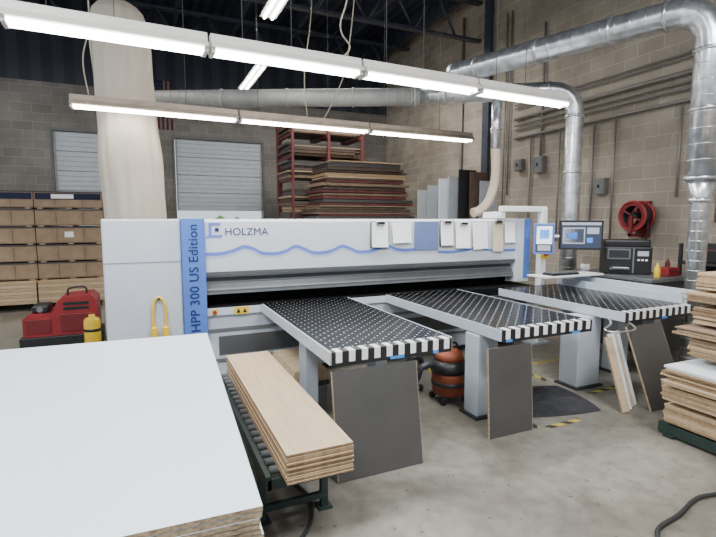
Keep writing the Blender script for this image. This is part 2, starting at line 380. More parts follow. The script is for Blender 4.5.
yh = MB().tube([(.05, 5.27, .66), (.04, 5.27, .85), (.06, 5.27, 1.0), (.105, 5.27, 1.04), (.15, 5.27, 1.0), (.17, 5.27, .85), (.16, 5.27, .66)], .014, 'yellow', smooth=5, seg=8)
yh.box(.02, .08, 5.23, 5.29, .6, .74, 'yellow', bev=.015).box(.13, .19, 5.23, 5.29, .6, .74, 'yellow', bev=.015).cyl((.105, 5.25, 1.03), (.105, 5.298, 1.03), .012, 'black')
mk("ear_protector", yh, (.105, 5.27, .6), label="yellow ear protectors hanging on the grey cabinet", cat="ear protectors")

def paper(x0, x1, z0, z1, k, lab, clip=False, tilt=0):
    cx, cz = (x0+x1)/2, (z0+z1)/2; w, h = (x1-x0)/2, (z1-z0)/2
    p = MB(); nn = 6
    for i in range(nn):
        a = -h+2*h*i/nn; b = -h+2*h*(i+1)/nn
        ya = -.006-.02*(1-i/nn)**2; yb = -.006-.02*(1-(i+1)/nn)**2
        p.poly([(-w, ya, a), (w, ya, a), (w, yb, b), (-w, yb, b)], k)
    if clip: p.box(-.06, .06, -.03, -.002, h-.03, h+.01, 'black', bev=.004)
    if k == 'paper' and clip: p.box(-w-.012, w+.012, -.006, -.002, -h-.01, h+.01, 'dark')
    mk("paper_sheet", p, label=lab, cat="paper", group="papers on the saw beam", at=(cx, 5.285, cz), rot=(0, tilt, 0))
paper(2.55, 2.78, 1.50, 1.81, 'paper', "printed paper on a dark clipboard on the beam", True, .02)
paper(2.84, 3.11, 1.55, 1.80, 'paper', "wide white printed paper taped to the beam", False, -.03)
paper(3.56, 3.76, 1.50, 1.82, 'paper', "printed list hung beside the slate panel", True, 0)
paper(3.80, 4.04, 1.46, 1.80, 'plain', "blank white sheet clipped to the beam", True, .03)
paper(4.08, 4.33, 1.44, 1.80, 'paper', "printed white sheet with curled lower edge", False, -.04)
paper(4.42, 4.60, 1.40, 1.82, 'kraft', "narrow beige paper list on the beam", True, 0)
paper(4.63, 4.82, 1.52, 1.80, 'plain', "small white note near the blue end", False, 0)

# ------------------------------------------------------------ air tables
def airtable(x0, x1, yf, legs, lab, yb=5.285, tapes=()):
    r = root("air_table", ((x0+x1)/2, yf+1.1, 0), lab, "air cushion table", "air cushion tables of the saw")
    mk("table_top", MB().box(x0, x1, yf+.10, yb, .885, .9, 'dots').box(x0, x1, yf+.10, yb, .86, .885, 'black'), parent=r)
    mk("table_frame", MB().box(x0+.01, x1-.01, yf+.12, yb, .79, .86, 'body').box(x0-.014, x0, yf+.02, yb, .80, .897, 'body').box(x1, x1+.014, yf+.02, yb, .80, .902, 'body'), parent=r)
    mk("front_rail", MB().box(x0, x1, yf+.002, yf+.10, .79, .899, 'black', bev=.004), parent=r)
    n = 10; st = (x1-x0)/n
    b0 = mk("edge_block", MB().box(x0+st*.25, x0+st*.75, yf, yf+.098, .815, .901, 'white', bev=.004), parent=r)
    for i in range(1, n):
        c = b0.copy(); c.location = (st*i, 0, 0); COL.objects.link(c); c.parent = r
    for (a, b) in tapes:
        mk("tape_patch", MB().box(a, b, yf-.002, yf+.004, .792, .814, 'btape'), parent=r, label="blue masking tape")
    for (a, b, c, d) in legs:
        mk("support_leg", MB().box(a, b, c, d, .02, .79, 'body', bev=.01).box(a-.03, b+.03, c-.03, d+.03, 0, .02, 'dark'), parent=r)
    return r
airtable(1.19, 2.22, 3.10, [(1.26, 1.38, 3.95, 4.15), (1.95, 2.08, 3.95, 4.15)], "black dotted air table with white edge blocks beside plywood planks", tapes=((1.66, 1.78), (2.04, 2.09)))
airtable(2.77, 3.84, 3.13, [(2.74, 2.87, 3.42, 3.62), (3.45, 3.6, 4.15, 4.3)], "black dotted air table above the red vacuum cleaner", tapes=((2.80, 2.87), (3.58, 3.68)))
t3 = airtable(4.45, 5.50, 3.22, [(4.22, 4.56, 3.6, 3.85), (5.1, 5.3, 3.8, 4.0)], "black dotted air table next to the grey side fence", yb=5.14, tapes=((5.0, 5.08),))
mk("handle_rail", MB().tube([(4.47, 3.45, .80), (4.25, 3.25, .80), (4.0, 3.12, .79), (4.06, 3.02, .78), (4.30, 3.02, .79), (4.50, 3.26, .80)], .010, 'steel', 10, smooth=6), parent=t3)
sf = root("side_fence", (5.65, 4.3, 0), "light grey metal side fence along the outer air table", "fence")
mk("fence_rail", MB().box(5.53, 5.80, 3.3, 5.15, .80, .90, 'body', bev=.01).box(5.53, 5.57, 3.35, 5.15, .9, .99, 'body', bev=.004).box(5.53, 5.80, 3.28, 3.3, .70, .98, 'greyboard').box(5.74, 5.80, 3.3, 5.15, .9, 1.03, 'body', bev=.006), parent=sf)
mk("fence_leg", MB().box(5.60, 5.72, 3.7, 3.85, 0, .8, 'body', bev=.006), parent=sf)
mk("fence_leg", MB().box(5.60, 5.72, 4.95, 5.10, 0, .8, 'body', bev=.006), parent=sf)

def leaning(x0, x1, yb, yt, zt, th, k, ke, lab, name="leaning_board"):
    ang = math.atan2(yt-yb, zt); L = math.hypot(zt, yt-yb)
    b = MB().box(-(x1-x0)/2, (x1-x0)/2, 0, th, 0, L, k).box(-(x1-x0)/2-.004, -(x1-x0)/2, 0, th, 0, L, ke).box((x1-x0)/2, (x1-x0)/2+.004, 0, th, 0, L, ke)
    mk(name, b, label=lab, cat="board", at=((x0+x1)/2, yb, .002+th*math.sin(ang)), rot=(-ang, 0, 0))
leaning(1.17, 1.86, 2.94, 3.06, .765, .018, 'greyboard', 'particle', "charcoal laminate board leaning against the air table")
leaning(2.58, 3.05, 3.04, 3.09, .765, .018, 'greyboard', 'particle', "charcoal laminate board with raw brown edge")
leaning(4.38, 4.90, 2.86, 3.17, .765, .018, 'greyboard', 'particle', "charcoal board leaning under the outer air table")
for i in range(4):
    leaning(4.10+.075*i, 4.19+.075*i, 2.95+.03*i, 3.19+.03*i, .68+.02*(i % 2), .018, 'melamine' if i % 2 else 'plyx', 'particle', "narrow white melamine offcut leaning with wood edge" if i % 2 else "narrow tan plywood offcut leaning beside melamine strips", "board_offcut")

# ------------------------------------------------------------ white sheet stack
ang = -math.radians(2.7); th = .019; nS = 30
zt = .95
sheet = MB().box(-1.56, 0, -2.46, 0, 0, th-.0008, 'particle').box(-1.56, 0, -2.46, 0, th-.0018, th-.0005, 'melamine').box(-1.56, 0, -2.46, 0, 0, .001, 'melamine')
s0 = None
for i in range(nS):
    z = zt-th*(i+1); dx = random.uniform(-.012, .006); dy = random.uniform(-.004, .012)
    if s0 is None:
        s0 = mk("melamine_sheet", sheet, label="large white melamine sheet on a waist-high stack", cat="board", group="stacked white melamine sheets", at=(.42, 3.87, z), rot=(0, 0, ang))
    else:
        c = s0.copy(); c.location = (.42+dx, 3.87+dy, z); COL.objects.link(c)
zb = zt-th*nS
p = root("lift_table", (0, 0, 0), "low steel trolley carrying the white sheet stack", "trolley", at=(.42, 3.87, 0), rot=(0, 0, ang))
mk("deck", MB().box(-1.5, -.06, -2.4, -.06, zb-.09, zb-.002, 'pallet'), parent=p)
for (a, b) in ((-1.4, -2.3), (-1.4, -.2), (-.2, -2.3), (-.2, -.2)):
    mk("leg", MB().box(a-.04, a+.04, b-.04, b+.04, 0, zb-.09, 'green'), parent=p)

# ------------------------------------------------------------ planks on roller conveyor
cv = root("roller_conveyor", (.85, 3.35, 0), "dark green roller conveyor under the plywood planks", "conveyor")
mk("frame", MB().box(.56, .59, 2.50, 4.5, .335, .415, 'green').box(1.0, 1.03, 2.50, 4.5, .335, .415, 'green').box(.57, 1.02, 2.50, 2.53, .335, .395, 'green').box(.57, 1.02, 4.47, 4.5, .335, .395, 'green').box(.59, 1.0, 2.70, 2.73, .08, .12, 'green').box(.56, .59, 2.72, 4.4, .1, .13, 'green'), parent=cv)
for (a, b) in ((.585, 2.74), (.985, 2.74), (.585, 4.3), (.985, 4.3)):
    mk("leg", MB().box(a-.022, a+.022, b-.022, b+.022, .01, .335, 'green').box(a-.045, a+.045, b-.045, b+.045, 0, .012, 'green'), parent=cv)
r0 = mk("roller", MB().cyl((.592, 2.58, .41), (.998, 2.58, .41), .024, 'mid', 14), parent=cv)
for i in range(1, 19):
    c = r0.copy(); c.location = (0, .1*i, 0); COL.objects.link(c); c.parent = cv
z = .435; NB = 17
for i in range(NB):
    top = i == NB-1; j = .002 if top else .004
    xa = .640+random.uniform(-j, j); xb = 1.025+random.uniform(-j, j); ya = 2.35+(0 if top else random.uniform(-.008, .008)); ye = 4.38+random.uniform(-.02, .02)
    b = MB().box(xa, xb, ya, ye, z, z+.0085, 'plyedge').box(xa, xb, ya, ye, z+.0085, z+.0094, 'ply')
    mk("plywood_plank", b, (.85, 3.3, z), label="long thin tan plywood plank stacked on the roller conveyor", cat="plank", group="plywood planks on the conveyor"); z += .0097
for i in range(4):
    b = MB().box(1.2+.01*i, 1.55, 4.2, 5.0, .3+i*.03, .328+i*.03, 'plyx')
    mk("wood_offcut", b, (1.35, 4.6, .3+i*.03), label="short pale wood offcut stacked beside the conveyor", cat="wood offcut", group="short offcuts beside the conveyor")
mk("offcut_box", MB().box(1.2, 1.55, 4.2, 5.0, .0, .26, 'mid', bev=.01).box(1.18, 1.57, 4.18, 5.02, .26, .298, 'dark'), (1.37, 4.6, 0), label="grey steel bin under short wood offcuts", cat="bin")

# ------------------------------------------------------------ fluorescent lamps
def socket(r, x0, x1): mk("tube_socket", MB().box(x0, x1, -.09, .09, -.07, -.02, 'housing', bev=.004), parent=r)
def lampline(x0, x1, y0, y1, z, n, hk, lab, grp):
    for i in range(n):
        a = Vector((x0+(x1-x0)*i/n, y0+(y1-y0)*i/n, z)); b = Vector((x0+(x1-x0)*(i+1)/n, y0+(y1-y0)*(i+1)/n, z))
        L = (b-a).length-.03; an = math.atan2(b.y-a.y, b.x-a.x)
        r = root("fluorescent_lamp", (0, 0, 0), lab, "ceiling lamp", grp, at=a, rot=(0, 0, an))
        h = MB().prism([(-.045, .11), (.045, .11), (.06, .04), (.13, -.015), (.13, -.03), (-.13, -.03), (-.13, -.015), (-.06, .04)], 0, 0, L, hk)
        mk("lamp_housing", h, parent=r)
        for yy in (-.06, .06):
            mk("lamp_tube", MB().cyl((.04, yy, -.048), (L-.04, yy, -.048), .017, 'tube', 12), parent=r)
        socket(r, 0, .035); socket(r, L-.035, L)
        for xx in (.3, L-.75): mk("hanging_wire", MB().cyl((xx, 0, .1), (xx, 0, 2.77), .004, 'wire', 6), parent=r)
lampline(-.94, 5.31, 4.65, 4.90, 3.42, 4, 'housing', "lit white twin-tube fluorescent lamp hung over the saw", "fluorescent lamps over the saw tables")
lampline(-.85, 5.97, 7.65, 7.82, 3.42, 3, 'housingd', "lit fluorescent lamp with dusty brown housing behind the saw", "fluorescent lamps behind the saw")
def lampY(x, y0, y1, z):
    r = root("fluorescent_lamp", (0, 0, 0), "lit fluorescent lamp high under the steel roof", "ceiling lamp", at=(x, y0, z), rot=(0, 0, math.pi/2)); L = y1-y0
    mk("lamp_housing", MB().prism([(-.045, .10), (.045, .10), (.13, -.02), (-.13, -.02)], 0, 0, L, 'housing'), parent=r)
    for yy in (-.06, .06): mk("lamp_tube", MB().cyl((.04, yy, -.04), (L-.04, yy, -.04), .02, 'tube', 12), parent=r)
    for xx in (.3, L-.3): mk("hanging_wire", MB().cyl((xx, 0, .1), (xx, 0, 2.1), .004, 'wire', 6), parent=r)
lampY(2.33, 10.0, 12.0, 5.0); lampY(1.90, 5.6, 7.7, 5.0); lampY(-4.5, 8, 10, 5.0); lampY(-4.5, 2, 4, 5.0)  # last two lamps hang out of view, added for extra light
def cable(pts, lab="beige power cord hanging from the roof"):
    mk("power_cord", MB().tube(pts, .009, 'cord', 8, smooth=6), pts[0], label=lab, cat="cable", group="lamp power cords")
cable([(-.62, 7.66, 3.55), (-.66, 7.6, 4.0), (-.55, 7.5, 4.6), (-.62, 7.4, 6.2)])
cable([(2.0, 4.80, 3.56), (2.1, 4.9, 3.7), (1.95, 4.8, 3.85), (2.05, 4.8, 4.4), (2.0, 5, 6.2)])
cable([(2.85, 7.75, 3.55), (2.95, 7.6, 3.8), (3.05, 7.2, 4.4), (3.1, 6.8, 6.2)])
cable([(2.55, 7.75, 3.55), (2.5, 7.72, 4.2), (2.62, 7.7, 5.2), (2.6, 7.6, 6.2)])

# ------------------------------------------------------------ filter bag
bag = root("dust_filter_bag", (-.1, 8.35, 0), "tall cream cloth dust collector bag with soft folds", "dust bag")
fb = MB(); seg = 72; fb.mi('canvas'); rings = []
prof = [(.5, .38), (.8, .42), (1.6, .435), (2.4, .44), (3.2, .435), (3.9, .425), (4.4, .415), (4.75, .40), (4.92, .36), (5.02, .28), (5.09, .16), (5.14, .07), (5.4, .06)]
Z = []
for (z0, r0_), (z1, r1_) in zip(prof, prof[1:]):
    for q in range(6): Z.append((z0+(z1-z0)*q/6, r0_+(r1_-r0_)*q/6))
Z.append(prof[-1])
for z, r in Z:
    cx = -.10-.04*(z-1.8); cy = 8.35; row = []
    bulge = 1+.022*math.sin(z*3.1)+.014*math.sin(z*7+1)
    for q in range(seg):
        t = 2*math.pi*q/seg
        rr = r*bulge*(1+.022*math.sin(4*t+z*1.1)+.024*math.sin(11*t+.9*math.sin(z*2.4))+.012*math.sin(19*t-z*2))
        row.append(fb.bm.verts.new((cx+rr*math.cos(t), cy+rr*math.sin(t), z)))
    rings.append(row)
for A, B in zip(rings, rings[1:]):
    for q in range(seg):
        f = fb.bm.faces.new((A[q], A[(q+1) % seg], B[(q+1) % seg], B[q])); f.smooth = True
fb.bm.faces.new(rings[0][::-1]); fb.bm.faces.new(rings[-1])
mk("cloth_bag", fb, parent=bag)
mk("collector_base", MB().lathe([(.48, 0), (.48, .5), (.46, .62), (.42, .62)], (-.06, 8.35, 0), 'galv'), parent=bag)
mk("hanging_cord", MB().cyl((-.244, 8.35, 5.38), (-.244, 8.35, 7.75), .01, 'cord', 8), parent=bag)

# ------------------------------------------------------------ ducts
def seams(mb, pts, r, k, step=.14):
    for p0, p1 in zip(pts, pts[1:]):
        p0, p1 = Vector(p0), Vector(p1); L = (p1-p0).length
        if L < .3: continue
        d = (p1-p0)/L; n = int(L/step)
        for j in range(1, n):
            c = p0+d*(j*L/n)
            mb.tube([c-d*.006, c, c+d*.006], [r*1.001, r*1.03, r*1.001], k, 24, caps=False)
    return mb
def duct(name, pts, r, k, lab, flanges, smooth=0, step=.14):
    d = root(name, pts[0], lab, "duct")
    m = MB().tube(pts, r, k, 24, smooth=smooth); seams(m, pts, r, k, step)
    mk("pipe", m, parent=d)
    for (a, dr) in flanges:
        a = Vector(a); dr = Vector(dr).normalized()*.018
        mk("flange", MB().cyl(a-dr, a+dr, r*1.10, k, 24), parent=d)
    return d
def elbow(a, c, b, n=5):
    a, c, b = Vector(a), Vector(c), Vector(b)
    return [((1-t)**2*a+2*t*(1-t)*c+t*t*b) for t in [i/n for i in range(n+1)]]
dA0 = Vector((.30, 9.1, 3.9)); dA1 = Vector((4.34, 7.13, 3.9)); dA2 = Vector((6.35, 5.70, 3.9))
dr = (dA1-dA0).normalized()
duct("dusty_air_duct", [dA0, dA0+(dA1-dA0)*.5, dA1], .145, 'galvd', "dusty grey round extraction duct under the roof", [(dA0+(dA1-dA0)*t, dr) for t in (.25, .5, .75, .98)])
d2 = (dA2-dA1).normalized()
pts = [dA1+d2*.03, dA2-d2*.45]+elbow(dA2-d2*.4, dA2, dA2-Vector((0, 0, .4)))+[dA2-Vector((0, 0, 1.9)), dA2-Vector((0, 0, 3.3))]
duct("galvanised_duct", pts, .135, 'galv', "shiny galvanised duct with elbow dropping behind the monitor", [(dA1+d2*.4, d2), (dA1+d2*1.3, d2), (dA2-d2*.42, d2), (dA2-Vector((0, 0, .42)), (0, 0, 1)), (dA2-Vector((0, 0, 1.3)), (0, 0, 1)), (dA2-Vector((0, 0, 2.3)), (0, 0, 1))])
E = Vector((6.19, 3.62, 4.35)); S = Vector((4.9, 7.0, 4.30)); d3 = (E-S).normalized()
pts = [S, S+d3*.1, E-d3*.5]+elbow(E-d3*.45, E, E-Vector((0, 0, .5)), 5)+[E-Vector((0, 0, 1.98))]
duct("main_air_duct", pts, .172, 'galv', "large galvanised duct with segmented elbow turning down", [(S+d3*t, d3) for t in (.5, 1.5, 2.5)]+[(E-d3*.48, d3), (E-Vector((0, 0, .52)), (0, 0, 1)), (E-Vector((0, 0, 1.2)), (0, 0, 1))], step=.17)
b = E-Vector((0, 0, 1.985))
dp = root("drop_pipe", (b.x, b.y, 0), "narrow galvanised drop pipe below the large duct", "duct")
pm = MB().tube([(b.x, b.y, b.z), (b.x, b.y, b.z-.28), (b.x, b.y, .01)], [.172, .105, .105], 'galv', 24); seams(pm, [(b.x, b.y, b.z-.3), (b.x, b.y, .01)], .105, 'galv', .12)
mk("pipe", pm, parent=dp)
mk("collar", MB().cyl((b.x, b.y, b.z-.05), (b.x, b.y, b.z), .198, 'galv', 24), parent=dp)
mk("collar", MB().cyl((b.x, b.y, b.z-.32), (b.x, b.y, b.z-.26), .13, 'galv', 24), parent=dp)
hs = root("flexible_hose", (5.4, 6.35, 1.8), "long cream flexible hose below a thin galvanised pipe", "hose")
mk("pipe", MB().cyl((5.35, 6.38, 3.76), (5.35, 6.38, 3.0), .08, 'galv', 20).cyl((5.35, 6.38, 3.3), (5.35, 6.38, 3.33), .095, 'galv', 20), parent=hs)
mk("flexible_part", MB().tube([(5.35, 6.38, 3.05), (5.37, 6.38, 2.75), (5.36, 6.38, 2.5), (5.30, 6.38, 2.28), (5.20, 6.38, 2.10), (5.06, 6.38, 1.99), (4.92, 6.38, 1.945)], .075, 'flex', 18, smooth=10, rib=.05), parent=hs)

# ------------------------------------------------------------ wall conduits
def conduit(pts, r, lab, g="metal conduits on the block wall"):
    mk("wall_conduit", MB().tube(pts, r, 'zinc', 8), pts[0], label=lab, cat="conduit", group=g)
for z, r in ((4.12, .04), (3.98, .022), (3.88, .022), (3.70, .03), (4.35, .018), (4.42, .018)):
    conduit([(WX-.06, 1.5, z), (WX-.06, 8.6, z-.04)], r, "long horizontal metal conduit on the block wall")
for y, z0, z1, r in ((8.8, 2.4, 6.5, .02), (7.8, 3.18, 5.9, .025), (6.5, 1.4, 3.6, .022), (6.05, 1.4, 3.6, .02), (4.9, 2.2, 3.6, .02), (10.6, 1, 7, .03), (8.1, 1.5, 3.6, .02), (8.95, 1.5, 6.5, .018), (7.3, 1.4, 3.6, .018), (4.3, 1.8, 3.6, .018)):
    conduit([(WX-.05, y, z0), (WX-.05, y, z1)], r, "vertical metal conduit on the block wall")
def wbox(y, z, h, w, lab):
    eb = root("electrical_box", (WX-.1, y, z), lab, "electrical box")
    mk("box_body", MB().box(WX-.13, WX, y-w/2, y+w/2, z-h/2, z+h/2, 'zinc', bev=.006), parent=eb)
    mk("box_cover", MB().box(WX-.14, WX-.13, y-w/2+.02, y+w/2-.02, z-h/2+.02, z+h/2-.02, 'mid').box(WX-.15, WX-.14, y-.02, y+.02, z-.03, z+.03, 'black'), parent=eb)
wbox(7.8, 3.0, .34, .26, "grey electrical box on the block wall conduits"); wbox(8.4, 3.05, .25, .2, "small grey switch box beside a larger one")
wbox(6.27, 2.45, .3, .22, "grey switch box near the galvanised drop duct")
fl = MB(); y = WY-.02
for i in range(9): fl.box(.36+.52*i/9, .36+.52*(i+1)/9, y-.01, y, 4.4, 5.75, 'clothr' if i % 2 == 0 else 'clothw')
fl.box(.36, .65, y-.015, y-.01, 5.15, 5.75, 'clothb')
for i in range(4):
    for j in range(5): fl.box(.39+.068*i, .408+.068*i, y-.017, y-.015, 5.22+.1*j, 5.24+.1*j, 'clothw')
mk("hanging_flag", fl, (.62, y, 4.4), label="dim striped flag with starred navy canton on the wall", cat="flag")

# ------------------------------------------------------------ control terminal
ct = root("control_terminal", (5.28, 5.22, 0), "white control terminal with monitors on a swivel arm", "control terminal")
mk("pole", MB().box(5.23, 5.33, 5.18, 5.28, 0, 2.0, 'white', bev=.01).box(5.13, 5.48, 5.17, 5.5, 0, .03, 'body'), parent=ct)
mk("arm", MB().box(4.5, 5.33, 5.19, 5.27, 1.95, 2.03, 'white', bev=.01).box(4.5, 4.58, 5.21, 5.60, 1.862, 1.95, 'white', bev=.006), parent=ct)
mk("keyboard_shelf", MB().box(4.82, 5.90, 4.66, 5.02, 1.06, 1.085, 'white', bev=.006).box(4.9, 5.85, 4.9, 5.0, 1.04, 1.06, 'mid').box(5.24, 5.32, 5.0, 5.2, 1.035, 1.07, 'white'), parent=ct)
kb = mk("keyboard", MB().box(4.98, 5.46, 4.70, 4.90, 1.086, 1.115, 'black', bev=.004), parent=ct)
keys = MB()
for i in range(15):
    for j in range(5): keys.box(4.992+i*.031, 5.017+i*.031, 4.712+j*.036, 4.742+j*.036, 1.115, 1.125, 'mid')
mk("keys", keys, parent=kb)
def monitor(name, c, w, h, yaw, fk, ui):
    T = Matrix.Translation(c) @ Matrix.Rotation(yaw, 4, 'Z')
    m = mk(name, MB().box(-w/2, w/2, -.02, .04, -h/2, h/2, fk, bev=.008, T=T).box(-.04, .04, .03, .12, -.05, .05, fk, T=T), parent=ct)
    sc = MB().box(-w/2+.025, w/2-.025, -.0215, -.02, -h/2+.025, h/2-.025, 'screen', T=T)
    for (a, b, z0, z1, k) in ui: sc.box(-w/2+.03+a*(w-.06), -w/2+.03+b*(w-.06), -.0235, -.0216, -h/2+.03+z0*(h-.06), -h/2+.03+z1*(h-.06), k, T=T)
    mk("screen", sc, parent=m)
monitor("monitor", (5.72, 4.93, 1.62), .58, .42, -math.radians(38), 'black', [(.0, 1, .9, 1, 'uigrey'), (.03, .6, .15, .8, 'uigrey'), (.06, .57, .2, .75, 'screen'), (.65, .95, .55, .8, 'uigrey'), (.65, .8, .2, .4, 'uiblue'), (.12, .4, .35, .6, 'uiblue')])
monitor("touch_panel", (5.02, 4.93, 1.58), .27, .42, -math.radians(38), 'lblue', [(.02, .98, .3, .98, 'uiwhite'), (.1, .9, .04, .25, 'uigrey'), (.2, .8, .5, .85, 'uiblue')])
mk("monitor_bracket", MB().cyl((5.28, 5.2, 1.6), (5.78, 5.0, 1.6), .02, 'white').cyl((5.28, 5.2, 1.58), (5.06, 5.0, 1.58), .02, 'white'), parent=ct)
mk("emergency_stop", MB().cyl((5.28, 5.16, 1.35), (5.28, 5.11, 1.35), .03, 'red').box(5.22, 5.34, 5.15, 5.18, 1.28, 1.42, 'yellow'), parent=ct)

# ------------------------------------------------------------ bench, printer, reel
bn = root("work_bench", (6.6, 4.8, 0), "dark grey work bench against the block wall", "bench")
mk("bench_top", MB().box(6.1, 7.0, 4.1, 5.45, 1.0, 1.05, 'mid', bev=.006), parent=bn)
mk("bench_cabinet", MB().box(6.15, 6.95, 4.15, 5.4, .0, 1.0, 'greyboard', bev=.006), parent=bn)
pr = root("label_printer", (6.5, 4.8, 1.05), "black label printer on the work bench", "printer")
Tp = Matrix.Translation((6.5, 4.8, 1.05)) @ Matrix.Rotation(-math.radians(42), 4, 'Z')
mk("printer_body", MB().box(-.31, .31, -.2, .2, 0, .40, 'black', bev=.02, T=Tp).box(-.31, .31, -.12, .2, .38, .5, 'black', bev=.03, T=Tp).box(.06, .08, -.204, -.2, .02, .38, 'mid', T=Tp), parent=pr)
mk("media_window", MB().box(-.27, .03, -.206, -.2, .22, .37, 'mid', bev=.002, T=Tp).box(-.25, .01, -.209, -.206, .24, .35, 'dark', T=Tp), parent=pr)
mk("printer_display", MB().box(.12, .26, -.206, -.2, .27, .34, 'uigrey', T=Tp), parent=pr)
for i in range(3): mk("button", MB().box(.12+.05*i, .15+.05*i, -.207, -.2, .20, .225, 'plain', T=Tp), parent=pr)
mk("label_slot", MB().box(-.24, .02, -.24, -.2, .07, .10, 'mid', T=Tp), parent=pr)
mk("printed_label", MB().box(-.2, 0, -.30, -.2, .10, .105, 'plain', T=Tp), parent=pr)
mk("red_tool_case", MB().box(6.62, 6.86, 4.22, 4.42, 1.051, 1.17, 'red', bev=.012).tube([(6.68, 4.22, 1.12), (6.70, 4.19, 1.12), (6.78, 4.19, 1.12), (6.80, 4.22, 1.12)], .008, 'black', 8), (6.74, 4.32, 1.05), label="small red tool case beside the label printer", cat="tool case")
mk("spray_can", MB().lathe([(.03, 0), (.033, .005), (.033, .17), (.02, .19), (.012, .20), (.012, .225)], (6.95, 4.45, 1.051), 'dred', 16), (6.95, 4.45, 1.051), label="dark red spray can on the bench", cat="spray can")
mk("label_roll", MB().cyl((6.25, 5.28, 1.051), (6.25, 5.28, 1.15), .065, 'plain', 24).cyl((6.25, 5.28, 1.15), (6.25, 5.28, 1.152), .025, 'cardd', 16), (6.25, 5.28, 1.051), label="white roll of blank labels on the bench", cat="label roll")
mk("yellow_bottle", MB().lathe([(.035, 0), (.04, .01), (.04, .13), (.015, .17), (.015, .20)], (6.38, 4.22, 1.051), 'yellow', 16), (6.38, 4.22, 1.051), label="small yellow glue bottle on the bench", cat="bottle")
hy, hz = 5.42, 1.90
hr = root("hose_reel", (WX-.2, hy, hz), "dark red open hose reel mounted on the block wall", "hose reel")
def annulus(x, R0, R1, k='dred'):
    q = MB().tube([(x, hy+R1*math.cos(t), hz+R1*math.sin(t)) for t in [2*math.pi*i/36 for i in range(36)]], .020, 'red', 8, closed=True)
    i0 = q.mi(k); N = 36
    for xx in (x-.004, x+.004):
        A = [q.bm.verts.new((xx, hy+R0*math.cos(2*math.pi*i/N), hz+R0*math.sin(2*math.pi*i/N))) for i in range(N)]
        B = [q.bm.verts.new((xx, hy+R1*math.cos(2*math.pi*i/N), hz+R1*math.sin(2*math.pi*i/N))) for i in range(N)]
        for i in range(N):
            f = q.bm.faces.new((A[i], A[(i+1) % N], B[(i+1) % N], B[i])); f.material_index = i0
    for i in range(4):
        t = 2*math.pi*i/4+.5
        q.cyl((x, hy+.04*math.cos(t), hz+.04*math.sin(t)), (x, hy+R0*1.05*math.cos(t), hz+R0*1.05*math.sin(t)), .018, 'dred', 8)
    return q
mk("reel_disc", annulus(WX-.34, .17, .24), parent=hr); mk("reel_disc", annulus(WX-.14, .17, .24), parent=hr)
hub = MB().cyl((WX-.35, hy, hz), (WX-.12, hy, hz), .05, 'black', 24)
for i in range(5):
    hub.tube([(WX-.31+i*.036, hy+.19*math.cos(t), hz+.19*math.sin(t)) for t in [2*math.pi*j/28 for j in range(28)]], .02, 'rubber', 8, closed=True)
mk("wound_hose", hub, parent=hr)
mk("loose_hose", MB().tube([(WX-.24, hy-.19, hz), (WX-.24, hy-.22, hz-.25), (WX-.22, hy-.15, hz-.5), (WX-.2, hy-.18, hz-.7)], .014, 'rubber', 8, smooth=6), parent=hr)
mk("wall_bracket", MB().box(WX-.09, WX-.002, hy-.1, hy+.1, 1.55, 2.15, 'dred').box(WX-.38, WX-.09, hy-.04, hy+.04, 1.56, 1.6, 'dred').box(WX-.38, WX-.35, hy-.03, hy+.03, 1.56, hz, 'dred'), parent=hr)
sh = root("storage_shelf", (7.2, 4.3, 0), "dark storage shelf with small bins by the wall", "shelf")
mk("shelf_frame", MB().box(7.1, 7.5, 3.6, 4.4, 0, .04, 'dark').box(7.1, 7.5, 3.6, 4.4, .6, .64, 'dark').box(7.1, 7.5, 3.6, 4.4, 1.2, 1.24, 'dark').box(7.1, 7.14, 3.6, 3.64, 0, 1.5, 'dark').box(7.1, 7.14, 4.36, 4.4, 0, 1.5, 'dark').box(7.46, 7.5, 3.6, 4.4, 0, 1.5, 'dark'), parent=sh)
for i, (k, y) in enumerate((('yellow', 3.75), ('black', 3.95), ('red', 4.15))):
    mk("storage_bin", MB().box(7.14, 7.4, y-.08, y+.08, 1.241, 1.42, k, bev=.01).box(7.12, 7.14, y-.07, y+.07, 1.26, 1.34, k), (7.25, y, 1.24), label="small plastic parts bin on the dark shelf", cat="bin")

